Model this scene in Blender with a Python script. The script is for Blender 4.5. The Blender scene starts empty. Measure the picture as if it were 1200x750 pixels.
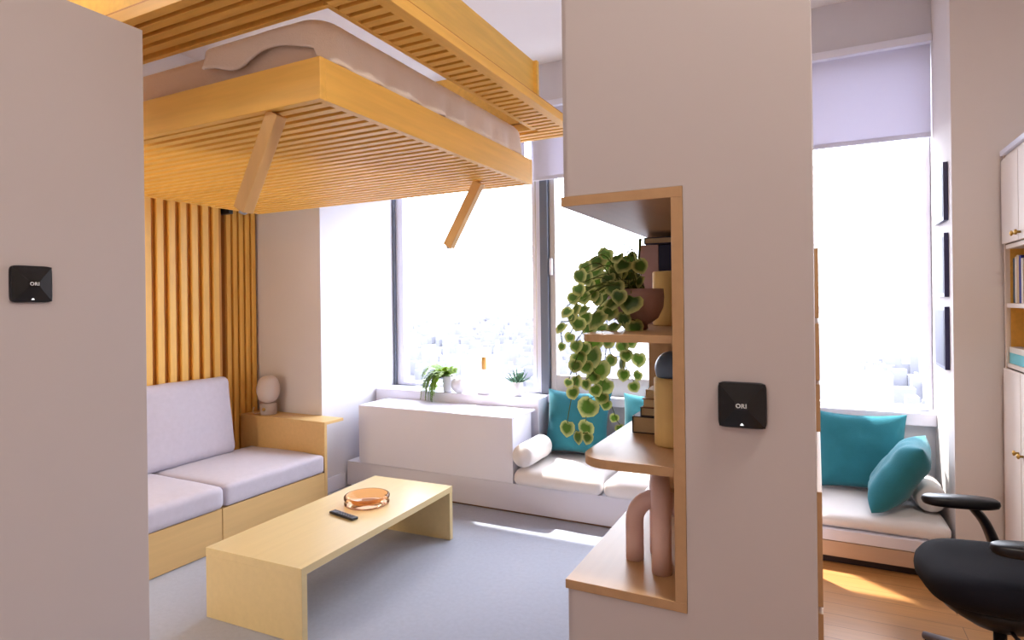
import bpy, bmesh, math, random
from mathutils import Vector, Matrix, Euler, noise
PI = math.pi
sc = bpy.context.scene
COL = sc.collection
R = math.radians
rng = random.Random(11)

# ------------------------------------------------------------------ materials
def newmat(name):
    m = bpy.data.materials.new(name); m.use_nodes = True
    nt = m.node_tree; nt.nodes.clear()
    out = nt.nodes.new('ShaderNodeOutputMaterial')
    return m, nt, out

def lin(r, g, b):
    f = lambda c: (c/255/12.92) if c/255 <= .04045 else ((c/255+.055)/1.055)**2.4
    return (f(r), f(g), f(b), 1)

def principled(name, col, rough=.5, spec=.5, metal=0, nscale=0, nvar=.06, bump=0, bscale=200, coat=0, sheen=0, stretch=None, col2=None, emis=None):
    m, nt, out = newmat(name)
    b = nt.nodes.new('ShaderNodeBsdfPrincipled')
    b.inputs['Roughness'].default_value = rough
    b.inputs['Specular IOR Level'].default_value = spec
    b.inputs['Metallic'].default_value = metal
    if coat: b.inputs['Coat Weight'].default_value = coat; b.inputs['Coat Roughness'].default_value = .12
    if sheen: b.inputs['Sheen Weight'].default_value = sheen
    b.inputs['Base Color'].default_value = col
    tc = nt.nodes.new('ShaderNodeTexCoord')
    if nscale or col2:
        mp = nt.nodes.new('ShaderNodeMapping')
        if stretch: mp.inputs['Scale'].default_value = stretch
        nt.links.new(tc.outputs['Object'], mp.inputs[0])
        n = nt.nodes.new('ShaderNodeTexNoise'); n.inputs['Scale'].default_value = nscale or 5
        n.inputs['Detail'].default_value = 5
        nt.links.new(mp.outputs[0], n.inputs['Vector'])
        mx = nt.nodes.new('ShaderNodeMix'); mx.data_type = 'RGBA'
        c2 = col2 or tuple([c*(1-nvar*2.5) for c in col[:3]]+[1])
        c1 = tuple([min(1, c*(1+nvar)) for c in col[:3]]+[1]) if not col2 else col
        mx.inputs[6].default_value = c1; mx.inputs[7].default_value = c2
        nt.links.new(n.outputs['Fac'], mx.inputs[0])
        nt.links.new(mx.outputs[2], b.inputs['Base Color'])
    if bump:
        n2 = nt.nodes.new('ShaderNodeTexNoise'); n2.inputs['Scale'].default_value = bscale; n2.inputs['Detail'].default_value = 3
        nt.links.new(tc.outputs['Object'], n2.inputs['Vector'])
        bp = nt.nodes.new('ShaderNodeBump'); bp.inputs['Strength'].default_value = bump; bp.inputs['Distance'].default_value = .004
        nt.links.new(n2.outputs['Fac'], bp.inputs['Height']); nt.links.new(bp.outputs[0], b.inputs['Normal'])
    nt.links.new(b.outputs[0], out.inputs[0])
    return m

def translucent(name, col, tcol, fac=.5, rough=.8, rim=None):
    m, nt, out = newmat(name)
    d = nt.nodes.new('ShaderNodeBsdfPrincipled'); d.inputs['Base Color'].default_value = col; d.inputs['Roughness'].default_value = rough
    t = nt.nodes.new('ShaderNodeBsdfTranslucent'); t.inputs[0].default_value = tcol
    mix = nt.nodes.new('ShaderNodeMixShader'); mix.inputs[0].default_value = fac
    if rim:
        at = nt.nodes.new('ShaderNodeAttribute'); at.attribute_name = 'rim'
        tc = nt.nodes.new('ShaderNodeTexCoord'); n = nt.nodes.new('ShaderNodeTexNoise'); n.inputs['Scale'].default_value = 45
        nt.links.new(tc.outputs['Object'], n.inputs['Vector'])
        ma = nt.nodes.new('ShaderNodeMath'); ma.operation = 'MULTIPLY_ADD'; ma.inputs[1].default_value = .5; ma.inputs[2].default_value = -.25
        nt.links.new(n.outputs['Fac'], ma.inputs[0])
        ad = nt.nodes.new('ShaderNodeMath'); ad.operation = 'ADD'
        nt.links.new(at.outputs['Fac'], ad.inputs[0]); nt.links.new(ma.outputs[0], ad.inputs[1])
        for src, sock in ((col, d.inputs['Base Color']), (tcol, t.inputs[0])):
            cr = nt.nodes.new('ShaderNodeValToRGB')
            cr.color_ramp.elements[0].position = .52; cr.color_ramp.elements[0].color = src
            cr.color_ramp.elements[1].position = .9; cr.color_ramp.elements[1].color = rim
            nt.links.new(ad.outputs[0], cr.inputs[0]); nt.links.new(cr.outputs[0], sock)
    nt.links.new(d.outputs[0], mix.inputs[1]); nt.links.new(t.outputs[0], mix.inputs[2]); nt.links.new(mix.outputs[0], out.inputs[0])
    return m

def window_glass(name):
    m, nt, out = newmat(name)
    t = nt.nodes.new('ShaderNodeBsdfTransparent'); t.inputs[0].default_value = (.96, .97, .98, 1)
    g = nt.nodes.new('ShaderNodeBsdfGlossy'); g.inputs['Roughness'].default_value = .02
    lw = nt.nodes.new('ShaderNodeLayerWeight'); lw.inputs[0].default_value = .5
    pw = nt.nodes.new('ShaderNodeMath'); pw.operation = 'POWER'; pw.inputs[1].default_value = 5
    nt.links.new(lw.outputs['Facing'], pw.inputs[0])
    f = nt.nodes.new('ShaderNodeMath'); f.operation = 'MULTIPLY_ADD'; f.inputs[1].default_value = .5; f.inputs[2].default_value = .02
    nt.links.new(pw.outputs[0], f.inputs[0])
    mix = nt.nodes.new('ShaderNodeMixShader')
    nt.links.new(f.outputs[0], mix.inputs[0]); nt.links.new(t.outputs[0], mix.inputs[1]); nt.links.new(g.outputs[0], mix.inputs[2])
    nt.links.new(mix.outputs[0], out.inputs[0])
    return m

def amber_glass(name):
    m, nt, out = newmat(name)
    t = nt.nodes.new('ShaderNodeBsdfTransparent'); t.inputs[0].default_value = (.985, .80, .62, 1)
    g = nt.nodes.new('ShaderNodeBsdfGlossy'); g.inputs['Roughness'].default_value = .05
    d = nt.nodes.new('ShaderNodeBsdfDiffuse'); d.inputs[0].default_value = lin(240, 150, 80)
    f = nt.nodes.new('ShaderNodeLayerWeight'); f.inputs[0].default_value = .12
    m1 = nt.nodes.new('ShaderNodeMixShader'); m1.inputs[0].default_value = .09
    m2 = nt.nodes.new('ShaderNodeMixShader')
    nt.links.new(t.outputs[0], m1.inputs[1]); nt.links.new(d.outputs[0], m1.inputs[2])
    nt.links.new(f.outputs['Fresnel'], m2.inputs[0]); nt.links.new(m1.outputs[0], m2.inputs[1]); nt.links.new(g.outputs[0], m2.inputs[2])
    nt.links.new(m2.outputs[0], out.inputs[0])
    return m

def emission(name, col, s):
    m, nt, out = newmat(name)
    e = nt.nodes.new('ShaderNodeEmission'); e.inputs[0].default_value = col; e.inputs[1].default_value = s
    nt.links.new(e.outputs[0], out.inputs[0]); return m

def wood(name, col, axis='X', rough=.42, spec=.4, var=.10):
    st = {'X': (.6, 9, 9), 'Y': (9, .6, 9), 'Z': (9, 9, .6)}[axis]
    return principled(name, col, rough, spec, nscale=4, nvar=var, stretch=st)

M = {}
M['wall'] = principled('wall_paint', lin(216, 208, 205), .85, .25, bump=.05, bscale=90)
M['wall_white'] = principled('white_wall_paint', lin(212, 210, 216), .8, .25, bump=.04, bscale=90)
M['ceiling'] = principled('ceiling_paint', lin(228, 222, 220), .9, .2, bump=.04, bscale=60)
M['carpet'] = principled('carpet_pile', lin(166, 170, 184), .95, .1, nscale=40, nvar=.06, bump=.6, bscale=420, sheen=.2)
def plank_floor():
    m, nt, out = newmat('oak_floor')
    b = nt.nodes.new('ShaderNodeBsdfPrincipled'); b.inputs['Roughness'].default_value = .32
    tc = nt.nodes.new('ShaderNodeTexCoord')
    br = nt.nodes.new('ShaderNodeTexBrick'); br.inputs['Scale'].default_value = 1
    br.inputs['Brick Width'].default_value = 1.2; br.inputs['Row Height'].default_value = .12; br.inputs['Mortar Size'].default_value = .0015
    br.inputs['Color1'].default_value = lin(196, 140, 84); br.inputs['Color2'].default_value = lin(184, 128, 74); br.inputs['Mortar'].default_value = lin(110, 72, 40)
    n = nt.nodes.new('ShaderNodeTexNoise'); n.inputs['Scale'].default_value = 4
    mp = nt.nodes.new('ShaderNodeMapping'); mp.inputs['Scale'].default_value = (.8, 12, 1)
    nt.links.new(tc.outputs['Object'], mp.inputs[0]); nt.links.new(mp.outputs[0], n.inputs['Vector'])
    nt.links.new(tc.outputs['Object'], br.inputs['Vector'])
    mx = nt.nodes.new('ShaderNodeMix'); mx.data_type = 'RGBA'; mx.blend_type = 'MULTIPLY'; mx.inputs[0].default_value = .35
    nt.links.new(br.outputs['Color'], mx.inputs[6]); nt.links.new(n.outputs['Fac'], mx.inputs[7]); nt.links.new(mx.outputs[2], b.inputs['Base Color'])
    nt.links.new(b.outputs[0], out.inputs[0]); return m
M['oak_floor'] = plank_floor()
M['bed_wood'] = wood('bed_maple', lin(245, 191, 92), 'X')
M['bed_wood_y'] = wood('bed_maple_long', lin(245, 191, 92), 'Y')
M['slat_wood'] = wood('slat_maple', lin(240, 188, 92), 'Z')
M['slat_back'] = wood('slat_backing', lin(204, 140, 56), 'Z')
M['yellow_wood'] = wood('fascia_maple', lin(244, 200, 100), 'Y')
M['table_wood'] = wood('table_maple', lin(212, 190, 140), 'Y', rough=.3, spec=.5, var=.04)
M['sofa_wood'] = wood('sofa_maple', lin(214, 178, 120), 'Y', var=.05)
M['shelf_wood'] = wood('niche_beech', lin(184, 146, 106), 'Y', var=.07)
M['leg_wood'] = wood('leg_maple', lin(226, 180, 116), 'Z', var=.05)
M['laminate'] = principled('matte_laminate', lin(190, 181, 180), .6, .3, bump=.02, bscale=300)
M['black'] = principled('black_gloss', lin(16, 16, 18), .16, .5)
M['black_matte'] = principled('black_plastic', lin(18, 18, 24), .4, .4)
M['chair_fabric'] = principled('black_weave', lin(20, 20, 30), .9, .2, bump=.5, bscale=500, sheen=.05)
M['grey_plastic'] = principled('grey_plastic', lin(120, 120, 130), .35, .5)
M['back_mesh'] = principled('pale_mesh', lin(190, 196, 170), .7, .3, bump=.4, bscale=300)
M['white_text'] = principled('white_print', lin(210, 212, 214), .5, .3)
M['led'] = emission('white_led', (1, 1, 1, 1), 1.6)
M['sofa_fabric'] = principled('lilac_grey_fabric', lin(192, 186, 198), .95, .15, nscale=30, nvar=.04, bump=.5, bscale=380, sheen=.2)
M['mattress'] = principled('mattress_cover', lin(236, 216, 200), .9, .2, bump=.3, bscale=120)
M['blanket'] = principled('cream_blanket', lin(248, 238, 230), .95, .15, nscale=6, nvar=.05, bump=.4, bscale=160, sheen=.2)
M['white_lac'] = principled('white_lacquer', lin(224, 224, 237), .45, .4, bump=.02, bscale=120)
M['bench'] = principled('bench_laminate', lin(216, 214, 225), .5, .35)
M['bench_wood'] = wood('bench_front_oak', lin(188, 160, 138), 'X', var=.04)
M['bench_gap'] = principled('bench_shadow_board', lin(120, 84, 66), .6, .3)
M['white_fabric'] = principled('white_cotton', lin(224, 218, 216), .95, .15, bump=.5, bscale=220, sheen=.2)
M['teal'] = principled('teal_velvet', lin(44, 120, 134), .9, .2, nscale=9, nvar=.10, bump=.4, bscale=240, sheen=.2)
M['frame_grey'] = principled('grey_aluminium', lin(222, 222, 236), .4, .5, metal=.2)
M['frame_dark'] = principled('dark_aluminium', lin(96, 102, 116), .45, .5, metal=.2)
M['frame_warm'] = principled('warm_grey_aluminium', lin(176, 172, 172), .4, .5, metal=.2)
M['blind'] = translucent('roller_blind_cloth', lin(224, 223, 232), lin(212, 210, 224), .30)
M['glass'] = window_glass('window_glass')
M['amber'] = amber_glass('amber_glass')
M['opal'] = translucent('opal_glass', lin(226, 220, 220), lin(240, 228, 220), .4, .35)
M['lamp_base'] = principled('brushed_stone', lin(176, 160, 150), .4, .5, nscale=14, nvar=.08)
M['ceramic'] = principled('white_ceramic', lin(216, 216, 222), .4, .5)
M['stone_white'] = principled('mottled_white', lin(212, 212, 220), .7, .3, nscale=18, nvar=.1, bump=.6, bscale=30)
M['knob_wood'] = principled('honey_wood', lin(206, 158, 84), .5, .4, nscale=10, nvar=.1)
M['leaf'] = translucent('variegated_leaf', lin(60, 94, 44), lin(98, 136, 36), .40, .45, rim=lin(204, 210, 136))
M['fern'] = translucent('fern_leaf', lin(82, 112, 22), lin(100, 128, 18), .35, .6)
M['succulent'] = translucent('succulent_leaf', lin(78, 118, 92), lin(100, 150, 90), .25, .5)
M['vine'] = principled('vine_stem', lin(92, 108, 52), .7, .3)
M['pot_mauve'] = principled('mauve_stoneware', lin(164, 132, 128), .6, .35, nscale=25, nvar=.07, bump=.2, bscale=160)
M['arch'] = principled('pink_clay', lin(224, 194, 186), .75, .25, nscale=20, nvar=.04, bump=.15, bscale=150)
M['cyl_yellow'] = principled('pale_yellow_wood', lin(226, 198, 134), .6, .3, nscale=5, nvar=.05, stretch=(12, 12, .8))
M['dome_blue'] = principled('slate_blue_glaze', lin(92, 118, 150), .3, .5, nscale=4, nvar=.08)
M['soil'] = principled('potting_soil', lin(60, 44, 34), .95, .1, bump=.8, bscale=60)
M['page'] = principled('page_edges', lin(206, 184, 150), .9, .1, nscale=60, nvar=.08, stretch=(1, 1, 20))
M['bk_tan'] = principled('tan_cover', lin(150, 112, 82), .6, .3)
M['bk_dark'] = principled('dark_cover', lin(58, 48, 50), .6, .3)
M['bk_mauve'] = principled('mauve_cover', lin(186, 156, 158), .7, .3)
M['bk_navy'] = principled('navy_cover', lin(50, 54, 84), .6, .3)
M['bk_blue'] = principled('blue_cover', lin(50, 60, 140), .5, .4)
M['bk_slate'] = principled('slate_cover', lin(84, 108, 124), .6, .3)
M['bk_white'] = principled('white_cover', lin(222, 214, 200), .6, .3)
M['bk_cream'] = principled('cream_cover', lin(206, 178, 138), .6, .3)
M['box_teal'] = principled('teal_card', lin(120, 196, 204), .6, .3)
M['picture_edge'] = principled('dark_violet_frame', lin(44, 40, 78), .4, .4)
M['picture_face'] = principled('print_paper', lin(60, 58, 90), .5, .3, nscale=3, nvar=.3)
M['cabinet'] = principled('ivory_cabinet', lin(226, 212, 200), .55, .35)
M['brass'] = principled('brass', lin(190, 150, 80), .35, .5, metal=.8)
M['steel'] = principled('brushed_steel', lin(190, 190, 196), .3, .5, metal=.9)
M['city'] = principled('hazy_facade', lin(100, 100, 108), .9, .1, nscale=.05, nvar=.08)
M['city_pale'] = principled('pale_facade', lin(117, 117, 125), .9, .1, nscale=.05, nvar=.06)
M['city_ground'] = principled('city_ground', lin(112, 112, 118), .95, .1, nscale=.01, nvar=.08)
M['river'] = principled('river_water', lin(80, 80, 84), .35, .4)

# ------------------------------------------------------------------ scene helpers
INV = {}
def tag(o, label=None, cat=None, group=None, kind=None):
    if label: o['label'] = label
    if cat: o['category'] = cat
    if group: o['group'] = group
    if kind: o['kind'] = kind
    return o

def thing(name, label, cat, loc=(0, 0, 0), rot=(0, 0, 0), group=None, world=True):
    """Empty at the thing's base; with world=True the parts' meshes are given in room coordinates."""
    o = bpy.data.objects.new(name, None); COL.objects.link(o)
    o.location = loc; o.rotation_euler = rot; o.empty_display_size = .1
    if world: INV[o.name] = (Matrix.Translation(Vector(loc)) @ Euler(rot).to_matrix().to_4x4()).inverted()
    return tag(o, label, cat, group)

def obj(name, bm, mat, parent=None, smooth=False):
    me = bpy.data.meshes.new(name)
    if parent is not None and parent.name in INV: bm.transform(INV[parent.name])
    bmesh.ops.recalc_face_normals(bm, faces=bm.faces[:])
    if smooth:
        for f in bm.faces: f.smooth = True
    bm.to_mesh(me); bm.free()
    for m in (mat if isinstance(mat, (list, tuple)) else [mat]): me.materials.append(m)
    o = bpy.data.objects.new(name, me); COL.objects.link(o)
    if parent is not None:
        o.parent = parent
        if parent.name in INV: INV[o.name] = INV[parent.name]
    return o

def rebase(o):
    """Puts a one-mesh thing's origin at the centre of its base."""
    vs = [v.co for v in o.data.vertices]
    c = Vector(((min(v.x for v in vs)+max(v.x for v in vs))/2, (min(v.y for v in vs)+max(v.y for v in vs))/2, min(v.z for v in vs)))
    o.data.transform(Matrix.Translation(-c)); o.location = c
    return o

def struct(name, bm, mat, parent=None, smooth=False):
    o = obj(name, bm, mat, parent, smooth)
    if parent is None: o['kind'] = 'structure'
    return o

def B(): return bmesh.new()

def box(bm, x0, x1, y0, y1, z0, z1, bev=0, mi=0, mtx=None, seg=2):
    r = bmesh.ops.create_cube(bm, size=1)
    vs = r['verts']
    for v in vs:
        v.co = Vector((x0+(v.co.x+.5)*(x1-x0), y0+(v.co.y+.5)*(y1-y0), z0+(v.co.z+.5)*(z1-z0)))
    fs = set(f for v in vs for f in v.link_faces)
    for f in fs: f.material_index = mi
    if bev:
        es = list(set(e for v in vs for e in v.link_edges))
        g = bmesh.ops.bevel(bm, geom=es, offset=bev, segments=seg, affect='EDGES', profile=.5)
        vs = list(set(v for f in g['faces'] for v in f.verts) | set(v for v in vs if v.is_valid))
        for f in set(f for v in vs for f in v.link_faces): f.material_index = mi
    if mtx: bmesh.ops.transform(bm, matrix=mtx, verts=[v for v in vs if v.is_valid])
    return bm

def bx(*a, **k): return box(B(), *a, **k)

def lathe(bm, prof, n=32, c=(0, 0, 0), ax=1, ay=1, p=2, mi=0, mtx=None):
    """prof: [(radius, z)]; p>2 squares the outline off (superellipse)."""
    rings = []
    for r, z in prof:
        ring = []
        for i in range(n):
            a = 2*PI*i/n; ca, sa = math.cos(a), math.sin(a)
            x = math.copysign(abs(ca)**(2/p), ca)*ax*r; y = math.copysign(abs(sa)**(2/p), sa)*ay*r
            co = Vector((c[0]+x, c[1]+y, c[2]+z))
            ring.append(bm.verts.new(mtx @ co if mtx else co))
        rings.append(ring)
    for a, b in zip(rings, rings[1:]):
        for i in range(n):
            f = bm.faces.new((a[i], a[(i+1) % n], b[(i+1) % n], b[i])); f.material_index = mi; f.smooth = True
    for ring in (rings[0], rings[-1]):
        try: f = bm.faces.new(ring); f.material_index = mi
        except ValueError: pass
    return bm

def tube(bm, pts, rad, n=12, mi=0, sx=1, caps=True):
    pts = [Vector(p) for p in pts]
    if not isinstance(rad, (list, tuple)): rad = [rad]*len(pts)
    up = Vector((0, 0, 1)); rings = []; nrm = None
    for i, p in enumerate(pts):
        t = (pts[min(i+1, len(pts)-1)]-pts[max(i-1, 0)]).normalized()
        if nrm is None:
            nrm = t.cross(up if abs(t.z) < .95 else Vector((1, 0, 0))).normalized()
        else:
            nrm = (nrm - t*nrm.dot(t)).normalized()
        bi = t.cross(nrm)
        rings.append([bm.verts.new(p + (nrm*math.cos(2*PI*k/n)*sx + bi*math.sin(2*PI*k/n))*rad[i]) for k in range(n)])
    for a, b in zip(rings, rings[1:]):
        for i in range(n):
            f = bm.faces.new((a[i], a[(i+1) % n], b[(i+1) % n], b[i])); f.smooth = True; f.material_index = mi
    if caps:
        for r in (rings[0], rings[-1]): bm.faces.new(r).material_index = mi
    return bm

def spline(pts, n=8):
    pts = [Vector(p) for p in pts]; out = []
    P = [pts[0]*2-pts[1]]+pts+[pts[-1]*2-pts[-2]]
    for i in range(1, len(P)-2):
        for k in range(n):
            t = k/n; a, b, c, d = P[i-1], P[i], P[i+1], P[i+2]
            out.append(.5*((2*b)+(c-a)*t+(2*a-5*b+4*c-d)*t*t+(3*b-a-3*c+d)*t**3))
    out.append(pts[-1]); return out

def cushion(w, d, h, r=.03, puff=.01, n=16, wob=.004, seed=0, hollow=None):
    """Upholstered pad, base at z=0, centred in x and y."""
    bm = B(); bmesh.ops.create_cube(bm, size=2)
    bmesh.ops.subdivide_edges(bm, edges=bm.edges[:], cuts=n, use_grid_fill=True)
    half = Vector((w/2, d/2, h/2)); r = min(r, h/2*.98)
    for v in bm.verts:
        u = Vector([math.sin(PI/2*c) for c in v.co])
        q = Vector((u.x*half.x, u.y*half.y, u.z*half.z))
        inn = Vector([max(-(half[i]-r), min(half[i]-r, q[i])) for i in range(3)])
        dd = q-inn
        if dd.length > 1e-7: q = inn+dd.normalized()*r
        k = (1-(q.x/half.x)**2)*(1-(q.y/half.y)**2)
        if q.z > 0: q.z += puff*max(0, k)
        s = .5+.5*math.tanh(6*(q.z/half.z))
        nz = noise.noise(Vector((q.x*5+seed*7.1, q.y*5, q.z*5)))*wob
        q.z += nz*s
        q.x += noise.noise(Vector((q.y*6, q.z*9, seed*3.3)))*wob*(q.x/half.x)
        q.y += noise.noise(Vector((q.x*6, q.z*9, seed*5.3+9)))*wob*(q.y/half.y)
        q.z += half.z
        v.co = q
    for f in bm.faces: f.smooth = True
    return bm

def pillow(w, h, t, seed=0, n=22, pinch=.07):
    """Throw cushion standing in the local x-z plane, thickness along y, lower edge at z=0."""
    bm = B(); grid = {}
    for side in (1, -1):
        for i in range(n+1):
            for j in range(n+1):
                u, v = math.sin(PI/2*(2*i/n-1)), math.sin(PI/2*(2*j/n-1))
                edge = i in (0, n) or j in (0, n)
                if edge and (1, i, j) in grid: grid[(side, i, j)] = grid[(1, i, j)]; continue
                x = w/2*u*(1-pinch*(1-v*v)); z = h/2*v*(1-pinch*(1-u*u))
                th = t/2*(max(0, (1-u**4)*(1-v**4)))**.55
                wr = noise.noise(Vector((u*2.2+seed*4.7, v*2.2, side*3+seed)))*.016*(1-max(abs(u), abs(v))**6)
                cr = math.sin(9*math.atan2(v, u)+seed)*.004*min(1, (u*u+v*v))*(1-max(abs(u), abs(v))**8)
                grid[(side, i, j)] = bm.verts.new((x, side*(th+max(-th*.5, wr+cr)) if not edge else 0, z+h/2))
    for side in (1, -1):
        for i in range(n):
            for j in range(n):
                f = bm.faces.new([grid[(side, a, b)] for a, b in ((i, j), (i+1, j), (i+1, j+1), (i, j+1))]); f.smooth = True
    return bm

def put(o, loc, rot=(0, 0, 0)):
    o.location = loc; o.rotation_euler = rot; return o

# ------------------------------------------------------------------ room shell
WY = 4.68; CZ = 3.53
XL, XR, YB = -4.42, 1.36, -1.7
struct('floor', bx(XL-.1, -.28, YB-.1, WY+.15, -.1, 0), M['carpet'])
struct('floor_right', bx(-.28, XR+.1, YB-.1, WY+.15, -.1, 0), M['oak_floor'])
struct('ceiling', bx(XL-.1, XR+.1, YB-.1, WY+.2, CZ, CZ+.1), M['ceiling'])
struct('wall_left', bx(XL-.1, XL, YB-.1, WY+.1, 0, CZ), M['wall'])
struct('wall_right', bx(XR, XR+.1, YB-.1, WY+.1, 0, CZ), M['wall'])
struct('wall_rear', bx(XL, XR, YB-.1, YB, 0, CZ), M['wall'])
b = bx(XL, -3.62, 3.71, WY+.15, 0, CZ); struct('wall_left_pier', b, M['wall_white'])
b = bx(.667, XR, 4.02, WY+.15, 0, CZ); struct('wall_right_pier', b, M['wall'])
# the window wall: parapet, header, hidden pier behind the storage wall
SILL = .78; HEAD = 3.17
b = B()
box(b, -3.62, .667, 4.62, WY+.15, 0, SILL)
box(b, -3.62, .667, 4.60, WY+.15, HEAD, CZ)
box(b, -.75, -.12, 4.62, WY+.15, SILL, HEAD)
struct('wall_window', b, M['wall_white'])
struct('trim_1', bx(-3.615, -1.98, 4.38, 4.62, .22, .785, bev=.006), M['white_lac'])          # deep ledge under the first window
struct('trim_2', bx(-1.97, -.76, 4.545, 4.62, .73, .80, bev=.004), M['white_lac'])
struct('trim_3', bx(-.1, .665, 4.545, 4.62, .745, .825, bev=.004), M['white_lac'])
struct('baseboard_left', bx(-3.62, -3.605, 3.712, 3.96, 0, .12, bev=.003), M['white_lac'])
struct('baseboard_right', bx(.68, XR, 4.005, 4.02, 0, .1, bev=.003), M['white_lac'])

# ------------------------------------------------------------------ windows
def frame_rect(bm, x0, x1, z0, z1, wl, wr, wb, wt, y0, y1, bev=.003):
    box(bm, x0, x0+wl, y0, y1, z0, z1, bev); box(bm, x1-wr, x1, y0, y1, z0, z1, bev)
    box(bm, x0+wl, x1-wr, y0, y1, z0, z0+wb, bev); box(bm, x0+wl, x1-wr, y0, y1, z1-wt, z1, bev)
    return bm
b = frame_rect(B(), -3.615, -2.07, SILL, HEAD, .10, .09, .03, .05, WY, WY+.09)
w1 = struct('window_1', b, M['frame_grey'])
obj('outer_frame', frame_rect(B(), -3.617, -2.068, SILL, HEAD, .024, .004, .006, .02, WY-.03, WY), M['frame_dark'], w1)
obj('glazing_bead', bx(-2.112, -2.104, WY-.036, WY-.03, SILL+.012, HEAD), M['steel'], w1)
obj('window_pane', bx(-3.515, -2.16, WY+.055, WY+.062, SILL+.03, HEAD-.05), M['glass'], w1)
b = B(); box(b, -2.068, -2.0, WY-.035, WY+.12, SILL, HEAD, .004)
box(b, -2.0, -.752, WY-.02, WY+.1, SILL, SILL+.012)
w2 = struct('window_2', b, M['frame_dark'])
sash = obj('casement_sash', frame_rect(B(), -1.998, -.755, SILL+.015, HEAD, .052, .05, .145, .06, WY, WY+.07), M['frame_warm'], w2)
hd = B(); box(hd, -1.99, -1.965, WY-.03, WY, 1.78, 1.92, .006); obj('window_handle', hd, M['frame_grey'], sash)
obj('window_pane', bx(-1.946, -.80, WY+.03, WY+.037, SILL+.16, HEAD-.06), M['glass'], w2)
b = frame_rect(B(), -.118, .665, SILL+.045, HEAD, .04, .03, .02, .05, WY, WY+.09)
w3 = struct('window_3', b, M['frame_grey'])
obj('window_pane', bx(-.078, .635, WY+.05, WY+.057, SILL+.065, HEAD-.05), M['glass'], w3)

def blind(x0, x1, label):
    t = thing('roller_blind', label, 'blind', ((x0+x1)/2, 4.6, 2.569), group='white roller blinds over the windows')
    obj('blind_cloth', bx(x0, x1, 4.609, 4.611, 2.575, HEAD-.01), M['blind'], t)
    obj('bottom_rail', bx(x0, x1, 4.601, 4.619, 2.569, 2.60, .003), M['blind'], t)
    obj('headrail', bx(x0-.004, x1+.002, 4.55, 4.597, HEAD-.015, HEAD+.035, .004), M['white_lac'], t)
    return t
blind(-3.60, -2.185, 'white roller blind behind the raised bed, above the window with the fern')
blind(-2.105, -.77, 'white roller blind between the raised bed and the tall pillar with the niche')
blind(-.11, .662, 'white roller blind pulled a quarter down over the window right of the pillar')

# ------------------------------------------------------------------ wardrobe (left foreground) and storage wall (middle)
wd = thing('wardrobe_unit', 'plain pale grey wardrobe block with black square panel at the left edge', 'wardrobe', (-2.25, .2, 0))
obj('carcass', bx(-2.6, -1.905, -.9, 1.185, 0, 2.425), M['laminate'], wd)
obj('side_panel', bx(-1.905, -1.9, -.9, 1.19, 0, 2.43, .0015), M['laminate'], wd)

UX0, UX1, UY0, UY1, UZ = -.557, -.004, 1.4, 3.78, 2.43
NX, NZ0, NZ1, NYB = -.267, .844, 1.81, 2.25
u = thing('storage_wall', 'tall greige pillar-like storage wall with a wood lined corner niche', 'cabinet', (-.28, 2.6, 0))
b = B()
box(b, UX0, UX1, UY0, UY1, 0, NZ0)
box(b, UX0, UX1, UY0, UY1, NZ1, UZ)
box(b, NX, UX1, UY0, UY1, NZ0, NZ1)
box(b, UX0, NX, NYB, UY1, NZ0, NZ1)
obj('carcass', b, M['laminate'], u)
b = B(); yf = UY0-.008
out_ = [(UX0+.013, 0), (UX1, 0), (UX1, UZ), (UX0+.013, UZ), (UX0+.013, NZ1+.001), (NX+.001, NZ1+.001), (NX+.001, NZ0-.001), (UX0+.013, NZ0-.001)]
f_ = b.faces.new([b.verts.new((x, yf, z)) for x, z in out_])
ex = bmesh.ops.extrude_face_region(b, geom=[f_])
for v in ex['geom']:
    if isinstance(v, bmesh.types.BMVert): v.co.y = UY0
obj('front_panel', b, M['laminate'], u)
obj('niche_top', bx(UX0-.004, NX, UY0-.01, NYB, NZ1-.024, NZ1, .001), M['shelf_wood'], u)
obj('niche_floor', bx(UX0-.004, NX, UY0-.01, NYB, NZ0, NZ0+.022, .001), M['shelf_wood'], u)
obj('niche_side', bx(NX-.026, NX, UY0-.01, NYB, NZ0+.022, NZ1-.024, .001), M['shelf_wood'], u)
obj('niche_end', bx(UX0, NX-.026, NYB-.02, NYB, NZ0+.022, NZ1-.024), M['shelf_wood'], u)
def shelf(z0, z1):
    b = B(); r = .075; x0 = -.53; pts = [(NX-.026, NYB-.02), (NX-.026, UY0-.004)]
    for k in range(9):
        a = PI/2*k/8; pts.append((x0+r-r*math.sin(a), UY0-.004+r-r*math.cos(a)))
    pts += [(x0, NYB-.02)]
    f = b.faces.new([b.verts.new((x, y, z0)) for x, y in pts])
    ex = bmesh.ops.extrude_face_region(b, geom=[f])
    for v in ex['geom']:
        if isinstance(v, bmesh.types.BMVert): v.co.z = z1
    return obj('shelf', b, M['shelf_wood'], u)
SH1, SH2 = 1.169, 1.471
shelf(SH1-.022, SH1); shelf(SH2-.018, SH2)
for (y0, y1, z0, z1) in ((2.5, 3.76, 1.06, 1.235), (2.5, 3.76, 1.25, 1.46), (2.5, 3.76, 1.48, 1.74), (2.0, 3.0, .30, .62), (2.0, 3.76, .64, .98)):
    dr = obj('drawer_front', bx(UX1, .010, y0, y1, z0, z1, .001), M['shelf_wood'], u)

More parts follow.
